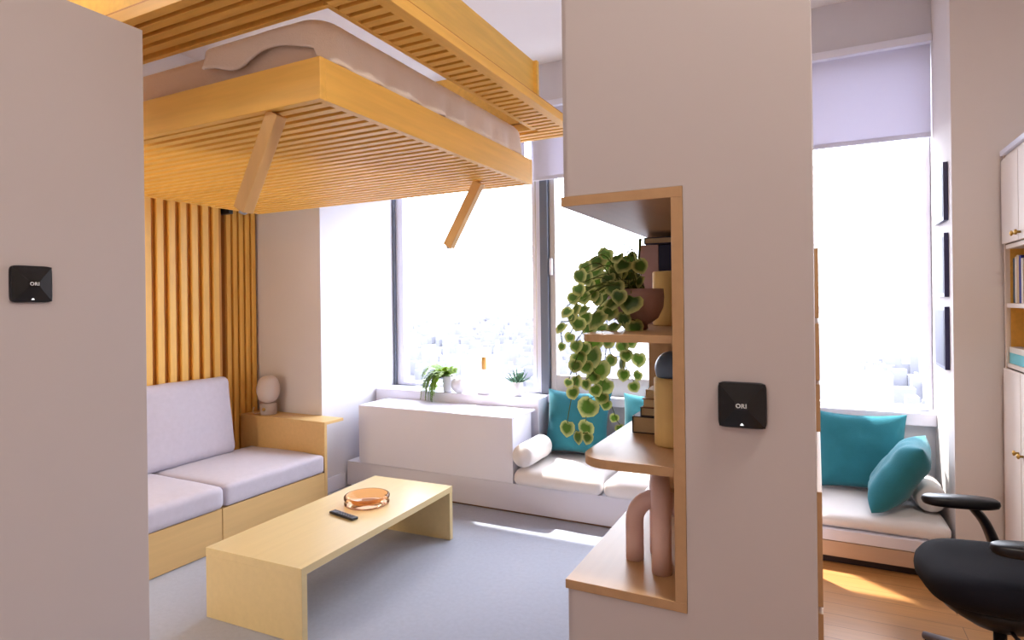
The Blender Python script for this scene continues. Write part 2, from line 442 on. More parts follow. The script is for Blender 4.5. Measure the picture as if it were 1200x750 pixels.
def control_panel(name, label, loc, rotz):
    """Square black wall panel with four shallow facets; local -y faces out."""
    t = thing(name, label, 'control panel', loc, (0, 0, rotz), 'black control panels', world=False)
    s = .0495; b = B()
    lathe(b, [(s*1.0, 0), (s*1.0, .006), (s*.96, .009)], 48, p=9)
    bmesh.ops.transform(b, matrix=Matrix.Rotation(PI/2, 4, 'X'), verts=b.verts[:])
    for f in b.faces: f.smooth = False
    base = obj('backplate', b, M['black_matte'], t)
    b = B(); o = [b.verts.new((x*s*.95, -.009, z*s*.95)) for x, z in ((-1, -1), (1, -1), (1, 1), (-1, 1))]
    i = [b.verts.new((x*.013, -.0215, z*.008)) for x, z in ((-1, -1), (1, -1), (1, 1), (-1, 1))]
    for k in range(4): b.faces.new((o[k], o[(k+1) % 4], i[(k+1) % 4], i[k]))
    b.faces.new(i); b.faces.new(o[::-1])
    obj('faceplate', b, M['black'], t)
    cu = bpy.data.curves.new('logo_text', 'FONT'); cu.body = 'ORI'; cu.size = .0125; cu.align_x = 'CENTER'; cu.align_y = 'CENTER'
    cu.extrude = .0003; cu.offset = .0004; cu.space_character = 1.12
    tmp = bpy.data.objects.new('lettering', cu); COL.objects.link(tmp)
    me = bpy.data.meshes.new_from_object(tmp.evaluated_get(bpy.context.evaluated_depsgraph_get()))
    bpy.data.objects.remove(tmp); me.materials.clear(); me.materials.append(M['white_text'])
    tx = bpy.data.objects.new('logo_text', me); COL.objects.link(tx); tx.parent = t
    tx.location = (0, -.0219, 0); tx.rotation_euler = (PI/2, 0, 0)
    b = B(); f = b.faces.new([b.verts.new(p) for p in ((-.0036, 0, 0), (.0036, 0, 0), (0, 0, .0048))])
    ex = bmesh.ops.extrude_face_region(b, geom=[f])
    bmesh.ops.translate(b, vec=(0, -.004, 0), verts=[v for v in ex['geom'] if isinstance(v, bmesh.types.BMVert)])
    bmesh.ops.translate(b, vec=(0, -.0095, -.0425), verts=b.verts[:])
    obj('status_light', b, M['led'], t)
    return t
control_panel('switch_panel', 'black square control panel on the pillar beside the niche shelves', (-.145, UY0-.0085, 1.3235), 0)
control_panel('switch_panel', 'black square control panel on the wardrobe at the left edge', (-1.8995, .875, 1.6165), PI/2)

# ------------------------------------------------------------------ ceiling frame the bed docks into
FZ0, FZ1 = 2.49, 2.53
FX0, FX1, FY0, FY1 = XL+.01, -1.165, 1.205, 3.21      # outer
OX0, OX1, OY0, OY1 = -3.62, -1.372, 1.452, 2.985       # opening
cf = thing('ceiling_frame', 'slatted maple ceiling frame with boxed recess around the raised bed', 'ceiling frame', (-2.6, 2.2, FZ0))
b = B(); e1, e2 = .048, .02
box(b, FX1-e1, FX1, FY0, FY1, FZ0, FZ1, .002); box(b, OX1, OX1+e2, OY0-e2, OY1+e2, FZ0, FZ1, .002)
box(b, OX0, OX1, OY0-e2, OY0, FZ0, FZ1, .002); box(b, OX0, OX1, OY1, OY1+e2, FZ0, FZ1, .002)
box(b, OX0-e2, OX0, OY0-e2, OY1+e2, FZ0, FZ1, .002)
obj('border', b, M['bed_wood_y'], cf)
P_ = .0545; b = B(); y = FY0; ends = []
while y < FY1-.03:
    y1 = y+.035
    if y1 < OY0-e2 or y > OY1+e2:
        box(b, FX0, FX1-e1, y, y1, FZ0+.001, FZ1, .0015)
    else:
        box(b, OX1+e2, FX1-e1, y, y1, FZ0+.001, FZ1, .0015)
        box(b, FX0, OX0-e2, y, y1, FZ0+.001, FZ1, .0015)
    y += P_
obj('slats', b, M['bed_wood'], cf)
RZ = 2.86
b = B()
box(b, FX0, FX1-.006, FY0+.004, OY0-e2, FZ1, FZ1+.008); box(b, FX0, FX1-.006, OY1+e2, FY1-.004, FZ1, FZ1+.008)
box(b, OX1+e2, FX1-.006, OY0-e2, OY1+e2, FZ1, FZ1+.008); box(b, FX0, OX0-e2, OY0-e2, OY1+e2, FZ1, FZ1+.008)
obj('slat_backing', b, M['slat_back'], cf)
b = B()
box(b, OX0-.02, OX1, OY0-.02, OY0, FZ1+.008, RZ); box(b, OX0-.02, OX1, OY1+.0, OY1+.02, FZ1+.008, RZ)
box(b, OX1, OX1+.018, OY0-.02, OY1+.02, FZ1+.008, RZ); box(b, OX0-.04, OX0-.02, OY0-.02, OY1+.02, FZ1+.008, RZ)
obj('recess_box', b, M['yellow_wood'], cf)
obj('corner_post', bx(OX1+.018, OX1+.04, OY1-.005, OY1+.02, FZ1+.008, RZ, .001), M['yellow_wood'], cf)

# ------------------------------------------------------------------ the bed
BX0, BX1, BY0, BY1, BZ0, BZ1 = -3.52, -1.385, 1.428, 3.02, 2.2, 2.335
bd = thing('lift_bed', 'maple platform bed raised up under the ceiling with slatted underside', 'bed', (-2.45, 2.22, BZ0))
t_ = .028
obj('side_board', bx(BX0, BX1, BY0, BY0+t_, BZ0, BZ1, .0015), M['bed_wood'], bd)
obj('side_board', bx(BX0, BX1, BY1-t_, BY1, BZ0, BZ1, .0015), M['bed_wood'], bd)
obj('foot_board', bx(BX1-t_, BX1, BY0+t_, BY1-t_, BZ0, BZ1, .0015), M['bed_wood_y'], bd)
obj('head_board', bx(BX0, BX0+t_, BY0+t_, BY1-t_, BZ0, BZ1, .0015), M['bed_wood_y'], bd)
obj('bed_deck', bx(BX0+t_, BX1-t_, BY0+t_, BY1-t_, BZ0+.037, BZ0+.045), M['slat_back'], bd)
b = B(); ys = BY0+t_+.014
while ys < BY1-t_-.03:
    box(b, BX0+t_, BX1-t_, ys, ys+.033, BZ0+.001, BZ0+.037, .0015); ys += .0565
obj('underside_slats', b, M['bed_wood'], bd)
def bed_leg(hx, hy, ex, ez, w=.055):
    d = Vector((ex-hx, 0, ez-BZ0)); L = d.length; a = math.atan2(d.x, -d.z)
    mt = Matrix.Translation((hx, hy, BZ0)) @ Matrix.Rotation(-a, 4, 'Y')
    l = obj('leg', bx(-w/2, w/2, -.022, .022, -L, -.004, .003, mtx=mt), M['leg_wood'], bd)
    b = B(); lathe(b, [(.012, -L-.012), (.012, -L)], 12, mtx=mt); box(b, -.02, .02, -.004, .004, -L-.006, -L, mtx=mt)
    obj('foot_pin', b, M['steel'], l)
bed_leg(-1.612, 1.464, -1.784, 1.885)
bed_leg(-1.60, 2.81, -1.80, 1.865)
b = B(); box(b, -4.385, -4.23, 3.335, 3.375, 2.3, 2.41, .004); box(b, -4.26, -4.235, 3.50, 3.56, 2.33, 2.40, .003); box(b, -4.25, -4.235, 3.375, 3.50, 2.355, 2.385)
box(b, -4.25, BX0, 3.34, 3.37, 2.34, 2.37)
box(b, BX0, BX0+.03, BY1, 3.37, 2.28, 2.335)
obj('guide_bracket', b, M['black_matte'], bd)

mt = obj('mattress', bx(BX0+.035, -1.455, 1.492, 2.965, BZ0+.047, 2.483, .035, seg=4), M['mattress'], None, True)
tag(rebase(mt), 'thick cream mattress lying in the raised bed', 'mattress')

def make_blanket():
    b = B(); x0, xr, y0, y1, rc = -1.965, -1.428, 1.474, 2.99, .09
    plan = [(x0, y0)]
    for k in range(1, 22): plan.append((x0+(xr-rc-x0)*k/22, y0))
    for k in range(9):
        a = PI/2*k/8; plan.append((xr-rc+rc*math.sin(a), y0+rc-rc*math.cos(a)))
    for k in range(1, 44): plan.append((xr, y0+rc+(y1-2*rc-y0)*k/44))
    for k in range(9):
        a = PI/2*k/8; plan.append((xr-rc+rc*math.cos(a), y1-rc+rc*math.sin(a)))
    for k in range(1, 22): plan.append((xr-rc-(xr-rc-x0)*k/22, y1))
    cx = [(max(x0, p[0]-.0), p[1]) for p in plan]
    rows = []; N = len(plan)
    H = 9
    for j in range(H+1):
        row = []
        for i, (x, y) in enumerate(plan):
            # outward direction in plan
            pa, pb = plan[max(0, i-1)], plan[min(N-1, i+1)]
            tx, ty = pb[0]-pa[0], pb[1]-pa[1]; l = math.hypot(tx, ty) or 1
            nx, ny = ty/l, -tx/l
            s = i/N
            near = y < y0+.02
            if near:
                q = (x-x0)/(xr-x0)
                hem = 2.405-.03*math.exp(-((q-.3)/.16)**2)+.022*math.exp(-((q-.62)/.2)**2)-.07*max(0, q-.72)
            else:
                hem = 2.344+.004*math.sin(i*.9)+.005*noise.noise(Vector((i*.31, 2, 1)))
            f = j/H
            top = 2.489
            z = top+(hem-top)*f
            fold = (.008*math.sin(i*.95+.6*math.sin(i*.37))+.005*math.sin(i*2.3)+.010)*f
            if near: fold = .004*math.sin(i*.6)*f+.018*f*f*math.exp(-((x-x0)/.2)**2)
            rise = .004-.020*(1-min(1, f*4))**2
            row.append(b.verts.new((x+nx*(fold+rise), y+ny*(fold+rise), z)))
        rows.append(row)
    for a, c in zip(rows, rows[1:]):
        for i in range(N-1): b.faces.new((a[i], a[i+1], c[i+1], c[i]))
    # crown of the blanket
    prev = rows[0]
    for k, s in enumerate((.86, .5)):
        cur = []
        for v in rows[0]:
            c0 = Vector((x0+.02, (y0+y1)/2, 0)) if False else None
            yy = (y0+y1)/2+(v.co.y-(y0+y1)/2)*s
            xx = x0+(v.co.x-x0)*(s if v.co.x > x0+.02 else 1)
            cur.append(b.verts.new((xx, yy, 2.493+.004*k+.003*noise.noise(Vector((xx*9, yy*9, k))))))
        for i in range(N-1): b.faces.new((prev[i], prev[i+1], cur[i+1], cur[i]))
        prev = cur
    half = N//2
    for i in range(half-1):
        b.faces.new((prev[i], prev[i+1], prev[N-2-i], prev[N-1-i]))
    bmesh.ops.remove_doubles(b, verts=b.verts[:], dist=1e-5)
    o = obj('blanket', b, M['blanket'], None, True)
    so = o.modifiers.new('thickness', 'SOLIDIFY'); so.thickness = .009; so.offset = 1
    return o
tag(rebase(make_blanket()), 'cream blanket draped over the foot end of the raised bed', 'blanket')

# ------------------------------------------------------------------ slatted wall panels behind the sofa
def slat_panel(name, label, y0, y1, xf, pitch, face, ztop):
    t = thing(name, label, 'wall panel', (XL+.05, (y0+y1)/2, 0), group='slatted wall panels behind the sofa')
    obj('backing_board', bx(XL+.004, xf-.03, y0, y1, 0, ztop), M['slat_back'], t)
    b = B(); y = y0
    while y+face <= y1+.001:
        box(b, xf-.03, xf, y, y+face, .002, ztop, .007, seg=2); y += pitch
    obj('slats', b, M['slat_wood'], t)
slat_panel('slatted_panel', 'wide slatted maple wall panel directly behind the sofa back cushion', 1.75, 3.325, -4.285, .0925, .055, 2.48)
slat_panel('slatted_panel', 'narrow slatted maple strip in the corner beside the globe lamp', 3.39, 3.705, -4.335, .062, .044, 2.48)

# ------------------------------------------------------------------ sofa
sf = thing('sofa', 'low maple box sofa with lilac grey cushions against the slatted wall', 'sofa', (-3.8, 2.6, 0))
SXF = -3.392
for (y0, y1) in ((1.7, 2.598), (2.604, 3.498)):
    obj('base', bx(-4.27, SXF, y0, y1, .004, .262, .0015), M['sofa_wood'], sf)
def soft(name, w, d, h, loc, rot, parent, mat, **k):
    bm = cushion(w, d, h, **k)
    bmesh.ops.transform(bm, matrix=Matrix.Translation(loc) @ Euler(rot).to_matrix().to_4x4(), verts=bm.verts[:])
    return obj(name, bm, mat, parent)
soft('seat_cushion', .80, .875, .140, (-3.778, 3.052, .264), (0, 0, 0), sf, M['sofa_fabric'], r=.028, puff=.022, seed=1)
soft('seat_cushion', .80, .885, .148, (-3.765, 2.160, .264), (0, 0, 0), sf, M['sofa_fabric'], r=.04, puff=.02, seed=2)
def back_cushion(y0, y1, seed):
    bm = cushion(.60, y1-y0, .155, r=.055, puff=.03, seed=seed, wob=.006)
    # stands on its long edge, leaning on the slats
    mtx = Matrix.Translation((-4.165, (y0+y1)/2, .70)) @ Matrix.Rotation(R(83), 4, 'Y') @ Matrix.Translation((0, 0, -.08))
    bmesh.ops.transform(bm, matrix=mtx, verts=bm.verts[:])
    return obj('back_cushion', bm, M['sofa_fabric'], sf)
back_cushion(2.47, 3.255, 3)
back_cushion(1.74, 2.46, 4)
arm = obj('armrest', bx(-4.325, SXF, 3.5, 3.527, .004, .625, .0015), M['sofa_wood'], sf)
obj('ledge', bx(-4.32, SXF+.004, 3.497, 3.706, .6255, .648, .0015), M['sofa_wood'], sf)
obj('cushion_button', bx(SXF-.002, SXF+.004, 3.478, 3.492, .262, .275, .002), M['bk_dark'], sf)

# ------------------------------------------------------------------ lamp on the ledge
lp = thing('table_lamp', 'round opal globe lamp on a short stone base on the sofa ledge', 'lamp', (-4.08, 3.575, .648))
b = lathe(B(), [(.062, .649), (.066, .653), (.066, .735), (.060, .742), (.03, .746)], 40, (-4.08, 3.575, 0)); obj('base', b, M['lamp_base'], lp)
pr = []
for k in range(19):
    a = -PI/2+PI*k/18; pr.append((max(.001, .093*abs(math.cos(a))**.75 if k not in (0, 18) else .001), .858+.113*math.sin(a)))
obj('shade', lathe(B(), pr, 40, (-4.08, 3.575, 0)), M['opal'], lp, True)
obj('dimmer_knob', lathe(B(), [(.014, 0), (.014, .012), (.011, .015)], 16, mtx=Matrix.Translation((-4.06, 3.514, .70)) @ Matrix.Rotation(PI/2, 4, 'X')), M['brass'], lp)
obj('power_cord', tube(B(), spline([(-4.148, 3.56, .662), (-4.17, 3.545, .656), (-4.20, 3.53, .6555), (-4.225, 3.54, .668), (-4.235, 3.56, .70)]), .004, 8), M['bk_white'], lp)

# ------------------------------------------------------------------ coffee table, dish, remote
ct = thing('coffee_table', 'long low maple coffee table with two panel ends on the carpet', 'table', (-2.445, 2.687, 0), (0, 0, R(2)), world=False)
hl, hw, TH = .678, .314, .349
obj('tabletop', bx(-hw, hw, -hl, hl, TH-.038, TH, .0015), M['table_wood'], ct)
for s in (-1, 1):
    y0 = -hl+.001 if s < 0 else hl-.036
    obj('leg', bx(-hw+.001, hw-.001, y0, y0+.035, .002, TH-.0385, .001), M['table_wood'], ct)
ds = thing('glass_dish', 'round amber glass dish with a thick rolled rim on the coffee table', 'dish', (-2.43, 2.852, TH+.001), world=False)
prof = [(.001, .004), (.095, .003), (.122, .0), (.133, .008), (.134, .018), (.127, .026), (.131, .034), (.136, .042), (.135, .052), (.127, .058), (.118, .054), (.108, .036), (.096, .02), (.001, .012)]
obj('bowl', lathe(B(), prof, 56), M['amber'], ds, True)
rm = thing('remote_control', 'slim black remote control lying in front of the amber dish', 'remote', (-2.41, 2.628, TH+.001), (0, 0, R(-11)), world=False)
obj('body', bx(-.105, .105, -.022, .022, 0, .014, .004), M['black_matte'], rm)
b = B()
for k in range(5):
    for j in (-.009, .009): lathe(b, [(.0045, .014), (.004, .0158)], 10, (-.03+.022*k, j, 0))
obj('buttons', b, M['grey_plastic'], rm)
obj('display', bx(-.095, -.05, -.016, .016, .0138, .0146), M['black'], rm)

# ------------------------------------------------------------------ window seat
ws = thing('window_seat', 'long low white window bench plinth with radiator box, left of the pillar', 'bench', (-2.1, 4.2, 0))
WF = 3.975
obj('plinth', bx(-3.60, -.62, WF, 4.375, .014, .218, .003), M['bench'], ws)
obj('plinth_back', bx(-1.965, -.62, 4.376, 4.61, .014, .218, .003), M['bench'], ws)
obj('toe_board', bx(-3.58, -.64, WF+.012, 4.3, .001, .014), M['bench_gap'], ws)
rb = thing('radiator_box', 'long white box cover standing on the window bench under the ledge', 'box', (-2.73, 4.1, .22))
obj('front_panel', bx(-3.455, -2.005, 3.965, 3.98, .222, .703, .0015), M['white_lac'], rb)
obj('casing', bx(-3.452, -2.008, 3.981, 4.30, .222, .690, .0015), M['white_lac'], rb)
obj('lid', bx(-3.458, -2.002, 3.981, 4.372, .6905, .706, .002), M['white_lac'], rb)

def mesh_thing(name, bm, mat, label, cat, group=None, loc=None, rot=(0, 0, 0), smooth=True):
    o = obj(name, bm, mat, None, smooth)
    if loc is not None: put(o, loc, rot)
    return tag(o, label, cat, group)
mesh_thing('seat_pad', cushion(.665, .655, .118, r=.05, puff=.02, seed=5, wob=.012), M['white_fabric'], 'white seat pad under the teal pillow by the radiator box', 'seat pad', 'white seat pads on the window bench', (-1.655, 4.25, .219))
mesh_thing('seat_pad', cushion(.68, .655, .115, r=.05, puff=.02, seed=6, wob=.012), M['white_fabric'], 'white seat pad half hidden behind the lower niche shelf', 'seat pad', 'white seat pads on the window bench', (-.968, 4.25, .219))
def bolster(L, r, seed):
    pr = []
    for k in range(21):
        t = -1+2*k/20; rr = r*(1-abs(t)**9)**.4 if abs(t) < 1 else .002
        pr.append((max(.002, rr), t*L/2))
    bm = lathe(B(), pr, 28)
    bmesh.ops.transform(bm, matrix=Matrix.Rotation(PI/2, 4, 'X'), verts=bm.verts[:])
    for v in bm.verts:
        n_ = noise.noise(Vector((v.co.x*9+seed, v.co.y*9, v.co.z*9)))*.007
        v.co.x *= 1+n_/r; v.co.z *= 1+n_/r
        v.co.z = max(v.co.z, -r*.93)
        v.co.z += r*.93
    return bm
mesh_thing('bolster', bolster(.44, .088, 1), M['white_fabric'], 'white round bolster lying against the white radiator box', 'bolster', 'white bolsters', (-1.905, 4.10, .362))
mesh_thing('throw_pillow', pillow(.54, .50, .17, 1, pinch=.10), M['teal'], 'teal throw pillow facing forward behind the hanging vine', 'pillow', 'teal pillows', (-1.685, 4.40, .365), (R(-13), 0, R(-2)))
mesh_thing('throw_pillow', pillow(.48, .50, .16, 3, pinch=.09), M['teal'], 'teal pillow mostly hidden behind the stacked books on the shelf', 'pillow', 'teal pillows', (-1.085, 4.40, .365), (R(-14), 0, 0))

# right of the pillar
wr = thing('window_seat', 'low window bench with a grooved front behind the black office chair', 'bench', (.06, 4.3, 0))
b = B(); box(b, -.60, .655, WF+.02, 4.61, .05, .145); box(b, -.60, .655, WF, 4.61, .145, .21, .003)
obj('plinth', b, M['bench'], wr)
obj('drawer_front', bx(-.59, .65, WF+.004, WF+.02, .052, .14, .002), M['bench_wood'], wr)
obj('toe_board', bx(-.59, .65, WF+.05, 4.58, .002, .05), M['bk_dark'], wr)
mesh_thing('seat_pad', cushion(.95, .62, .085, r=.04, puff=.015, seed=8, wob=.010), M['white_fabric'], 'white seat pad under the two teal pillows right of the pillar', 'seat pad', 'white seat pads on the window bench', (.175, 4.30, .211))
mesh_thing('throw_pillow', pillow(.53, .50, .13, 4, pinch=.09), M['teal'], 'larger teal pillow leaning on the window sill right of the pillar', 'pillow', 'teal pillows', (.245, 4.475, .315), (R(-7), 0, R(1)))
pb = pillow(.42, .47, .20, 5, pinch=.09)
ux = Vector((.16, .987, 0)).normalized(); uz = Vector((.53, -.05, .85)); uz = (uz-ux*uz.dot(ux)).normalized(); uy = uz.cross(ux)
bmesh.ops.transform(pb, matrix=Matrix((ux, uy, uz)).transposed().to_4x4(), verts=pb.verts[:])
zl = min(v.co.z for v in pb.verts); bmesh.ops.translate(pb, vec=(0, 0, -zl), verts=pb.verts[:])
mesh_thing('throw_pillow', pb, M['teal'], 'teal pillow standing edge on, tilted against the bolster near the office chair', 'pillow', 'teal pillows', (.305, 4.225, .318))
mesh_thing('bolster', bolster(.36, .080, 4), M['white_fabric'], 'white round bolster end on in the corner behind the office chair', 'bolster', 'white bolsters', (.582, 4.33, .318))

# ------------------------------------------------------------------ things on the ledge
LZ = .786
def frond(bm, base, az, length, droop, lift, n=20, wid=.056):
    p = Vector(base); d = Vector((math.cos(az), math.sin(az), lift)).normalized(); pts = [p.copy()]
    for k in range(n):
        p = p+d*(length/n); d = (d+Vector((0, 0, -droop/n*(1+k*.12)))).normalized(); pts.append(p.copy())
    tube(bm, pts, [.0016*(1-.6*k/n) for k in range(n+1)], 5)
    for k in range(2, n+1):
        t = (pts[k]-pts[k-1]).normalized(); s = t.cross(Vector((0, 0, 1)))
        if s.length < .1: s = Vector((-math.sin(az), math.cos(az), 0))
        s.normalize(); L = wid*(1-.7*(k/n)**2)*rng.uniform(.85, 1.15)
        for sg in (-1, 1):
            q = pts[k]; e = q+s*sg*L+t*L*.45+Vector((0, 0, rng.uniform(-.012, .006)))
            m_ = (q+e)/2; wv = t*L*.34
            f = bm.faces.new([bm.verts.new(v) for v in (q, m_+wv+Vector((0, 0, .002)), e, m_-wv)]); f.smooth = True
fp = thing('potted_fern', 'bright green fern drooping from a white pot on the window ledge', 'plant', (-2.87, 4.44, LZ))
pot = [(.042, 0), (.046, .004), (.054, .13), (.055, .135), (.051, .135), (.048, .12), (.001, .12)]
obj('pot', lathe(B(), pot, 32, (-2.865, 4.445, LZ+.001)), M['ceramic'], fp)
b = B()
specs = [(3.25, .34, 3.4, .5), (3.55, .36, 3.2, .45), (2.95, .34, 3.3, .5), (3.8, .33, 3.0, .6), (4.1, .30, 3.2, .5), (3.4, .28, 2.6, 1.0), (3.1, .40, 2.1, .9), (2.85, .38, 2.6, .7), (3.45, .40, 2.3, .6), (3.3, .36, 3.0, .8), (2.6, .30, 1.8, 1.2), (3.7, .34, 2.2, 1.0), (3.15, .42, 3.0, .5), (3.0, .33, 1.6, 1.4), (4.2, .26, 1.8, 1.3), (4.8, .22, 1.6, 1.4), (5.5, .17, 1.2, 2.2), (1.8, .17, 1.4, 1.8), (3.9, .30, 2.6, .7), (3.35, .30, 1.8, 1.5), (4.5, .27, 2.4, .9)]
for az, L, dr, lf in specs: frond(b, (-2.868+rng.uniform(-.02, .02), 4.43+rng.uniform(-.012, .012), LZ+.128), az, L*1.12, dr, lf)
for v in b.verts: v.co.y = min(v.co.y, 4.60); v.co.x = max(v.co.x, -3.3)
for v in b.verts:
    if v.co.y < 4.382: v.co.z = max(v.co.z, .712)
    else: v.co.z = max(v.co.z, LZ+.003)
    if v.co.x > -2.84 and v.co.y < 4.46: v.co.z = max(v.co.z, LZ+.155)
obj('fronds', b, M['fern'], fp)
kb = B(); bmesh.ops.create_icosphere(kb, subdivisions=4, radius=.074)
for v in kb.verts:
    v.co *= 1+.10*noise.noise(v.co*26)+.05*noise.noise(v.co*60)
    v.co += Vector((-2.728, 4.41, LZ+.074))
    v.co.z = max(v.co.z, LZ+.001)
mesh_thing('ornament', kb, M['stone_white'], 'lumpy white ball ornament beside the fern pot on the ledge', 'ornament'); rebase(bpy.data.objects['ornament'])
lt = thing('lantern', 'white cone shaded lantern with an upright wooden knob on the ledge', 'lantern', (-2.535, 4.45, LZ))
c_ = (-2.515, 4.455, LZ)
obj('base', lathe(B(), [(.056, .001), (.060, .004), (.060, .072), (.053, .078), (.02, .08)], 36, c_), M['ceramic'], lt)
obj('shade', lathe(B(), [(.108, .078), (.111, .082), (.103, .11), (.078, .15), (.041, .188), (.023, .205), (.001, .206)], 40, c_), M['opal'], lt)
obj('knob', lathe(B(), [(.018, .206), (.020, .209), (.020, .306), (.017, .311), (.001, .312)], 24, c_), M['knob_wood'], lt)
sp = thing('potted_succulent', 'small spiky succulent in a white cup at the right end of the ledge', 'plant', (-2.2, 4.45, LZ))
c_ = (-2.198, 4.455, LZ)
obj('pot', lathe(B(), [(.040, .001), (.043, .004), (.043, .112), (.040, .115), (.037, .112), (.036, .10), (.001, .10)], 32, c_), M['ceramic'], sp)
b = B()
for k in range(26):
    az = k*2.4; el = R(80-58*(k/26)); L = .075+.05*rng.random()+.02*(k/26)
    d = Vector((math.cos(az)*math.cos(el), math.sin(az)*math.cos(el), math.sin(el)))
    p0 = Vector((c_[0], c_[1], LZ+.10))+Vector((d.x, d.y, 0))*.014
    pts = [p0+d*L*t+Vector((0, 0, .02*t*t*(1 if k % 3 else -.5))) for t in (0, .3, .6, .85, 1)]
    tube(b, pts, [.007, .0075, .0055, .003, .0005], 6)
obj('rosette', b, M['succulent'], sp)

# ------------------------------------------------------------------ things in the niche
NF = NZ0+.022+.001
def arch_bm(r, half, top, axis, c):
    pts = [Vector((-half, 0, 0)), Vector((-half, 0, top*.25))]
    zc = top-r-half
    pts = [Vector((-half, 0, .0)), Vector((-half, 0, zc*.5)), Vector((-half, 0, zc))]
    for k in range(1, 16):
        a = PI-PI*k/16; pts.append(Vector((half*math.cos(a), 0, zc+half*math.sin(a))))
    pts += [Vector((half, 0, zc)), Vector((half, 0, zc*.5)), Vector((half, 0, .0))]
    m_ = Matrix.Translation(c) @ Matrix.Rotation(axis, 4, 'Z')
    return tube(B(), [m_ @ p for p in pts], r, 20)
sc_ = thing('arch_sculpture', 'pair of interlocked pink clay arches on the lowest niche shelf', 'sculpture', (-.385, 1.6, NF))
obj('arch', arch_bm(.0235, .066, .190, R(4), (-.372, 1.585, NF)), M['arch'], sc_)
b = arch_bm(.0245, .064, .243, R(106), (-.371, 1.585, NF))
obj('arch', b, M['arch'], sc_)

def book(name, label, w, d, t, loc, rot, cover, page, group, upright=False):
    """Lying book: w along x (spine on -x... +x), d along y, t thick; base at z=0."""
    r = thing(name, label, 'book', loc, rot, group, world=False)
    c = .0025
    b = B(); box(b, -w/2, w/2, -d/2, d/2, 0, c); box(b, -w/2, w/2, -d/2, d/2, t-c, t); box(b, -w/2, -w/2+c, -d/2, d/2, c, t-c)
    obj('cover', b, cover, r)
    obj('pages', bx(-w/2+c, w/2-.004, -d/2+.004, d/2-.004, c, t-c), page, r)
    return r
z = SH1+.001
for i, (w, t, dx, dy, m, lab) in enumerate(((.15, .048, 0, 0, 'bk_dark', 'thickest dark covered book at the bottom of the shelf stack'), (.128, .026, .012, .005, 'bk_dark', 'thin dark book second from the bottom of the shelf stack'),
        (.122, .026, .016, -.003, 'bk_tan', 'tan book second from the top of the shelf stack'), (.112, .024, .02, .004, 'bk_cream', 'cream book on top of the stack beside the yellow cylinder'))):
    book('book', lab, w, .20, t, (-.405+dx, 1.82+dy, z), (0, 0, R(180 if i in (2,) else 0)), M[m], M['page'], 'books stacked on the middle niche shelf'); z += t+.0006
cn = thing('canister', 'pale yellow cylinder topped by a slate blue ball on the shelf', 'ornament', (-.342, 1.62, SH1), world=False)
obj('body', lathe(B(), [(.046, .001), (.048, .004), (.048, .176), (.045, .179), (.001, .179)], 40), M['cyl_yellow'], cn)
pr = [(max(.001, .0455*math.cos(a)), .203+.0455*math.sin(a)) for a in [R(-32+122*k/14) for k in range(15)]]
obj('ball', lathe(B(), pr, 36), M['dome_blue'], cn, True)
mesh_thing('wooden_cylinder', lathe(B(), [(.052, .001), (.054, .004), (.054, .172), (.051, .175), (.001, .175)], 40), M['cyl_yellow'], 'light wood cylinder standing behind the mauve plant pot', 'ornament', None, (-.425, 1.985, SH2))
def upright_book(label, x0, x1, h, mat, y0=2.06, y1=2.215):
    # stands on the upper shelf, fore edge towards the window
    r = thing('book', label, 'book', ((x0+x1)/2, (y0+y1)/2, SH2+.001), (0, 0, 0), 'books standing on the upper niche shelf')
    c = .003
    b = B(); box(b, x0, x0+c, y0, y1, SH2+.001, SH2+h); box(b, x1-c, x1, y0, y1, SH2+.001, SH2+h); box(b, x0+c, x1-c, y0, y0+c, SH2+.001, SH2+h)
    obj('cover', b, M[mat], r)
    obj('pages', bx(x0+c, x1-c, y0+c, y1-.003, SH2+.004, SH2+h-.004), M['page'], r)
upright_book('tall mauve book standing behind the plant pot', -.545, -.478, .272, 'bk_mauve')
upright_book('tall navy book standing between the mauve book and the niche side', -.476, -.405, .270, 'bk_navy')
lb = thing('book', 'navy edged book lying flat across the two standing books', 'book', (-.44, 2.13, SH2+.274), (0, 0, 0), 'books standing on the upper niche shelf', world=False)
b = B(); box(b, -.085, .09, -.075, .08, 0, .003); box(b, -.085, .09, -.075, .08, .020, .023); box(b, -.085, -.082, -.075, .08, .003, .02); obj('cover', b, M['bk_navy'], lb)
obj('pages', bx(-.082, .086, -.071, .076, .003, .02), M['page'], lb)

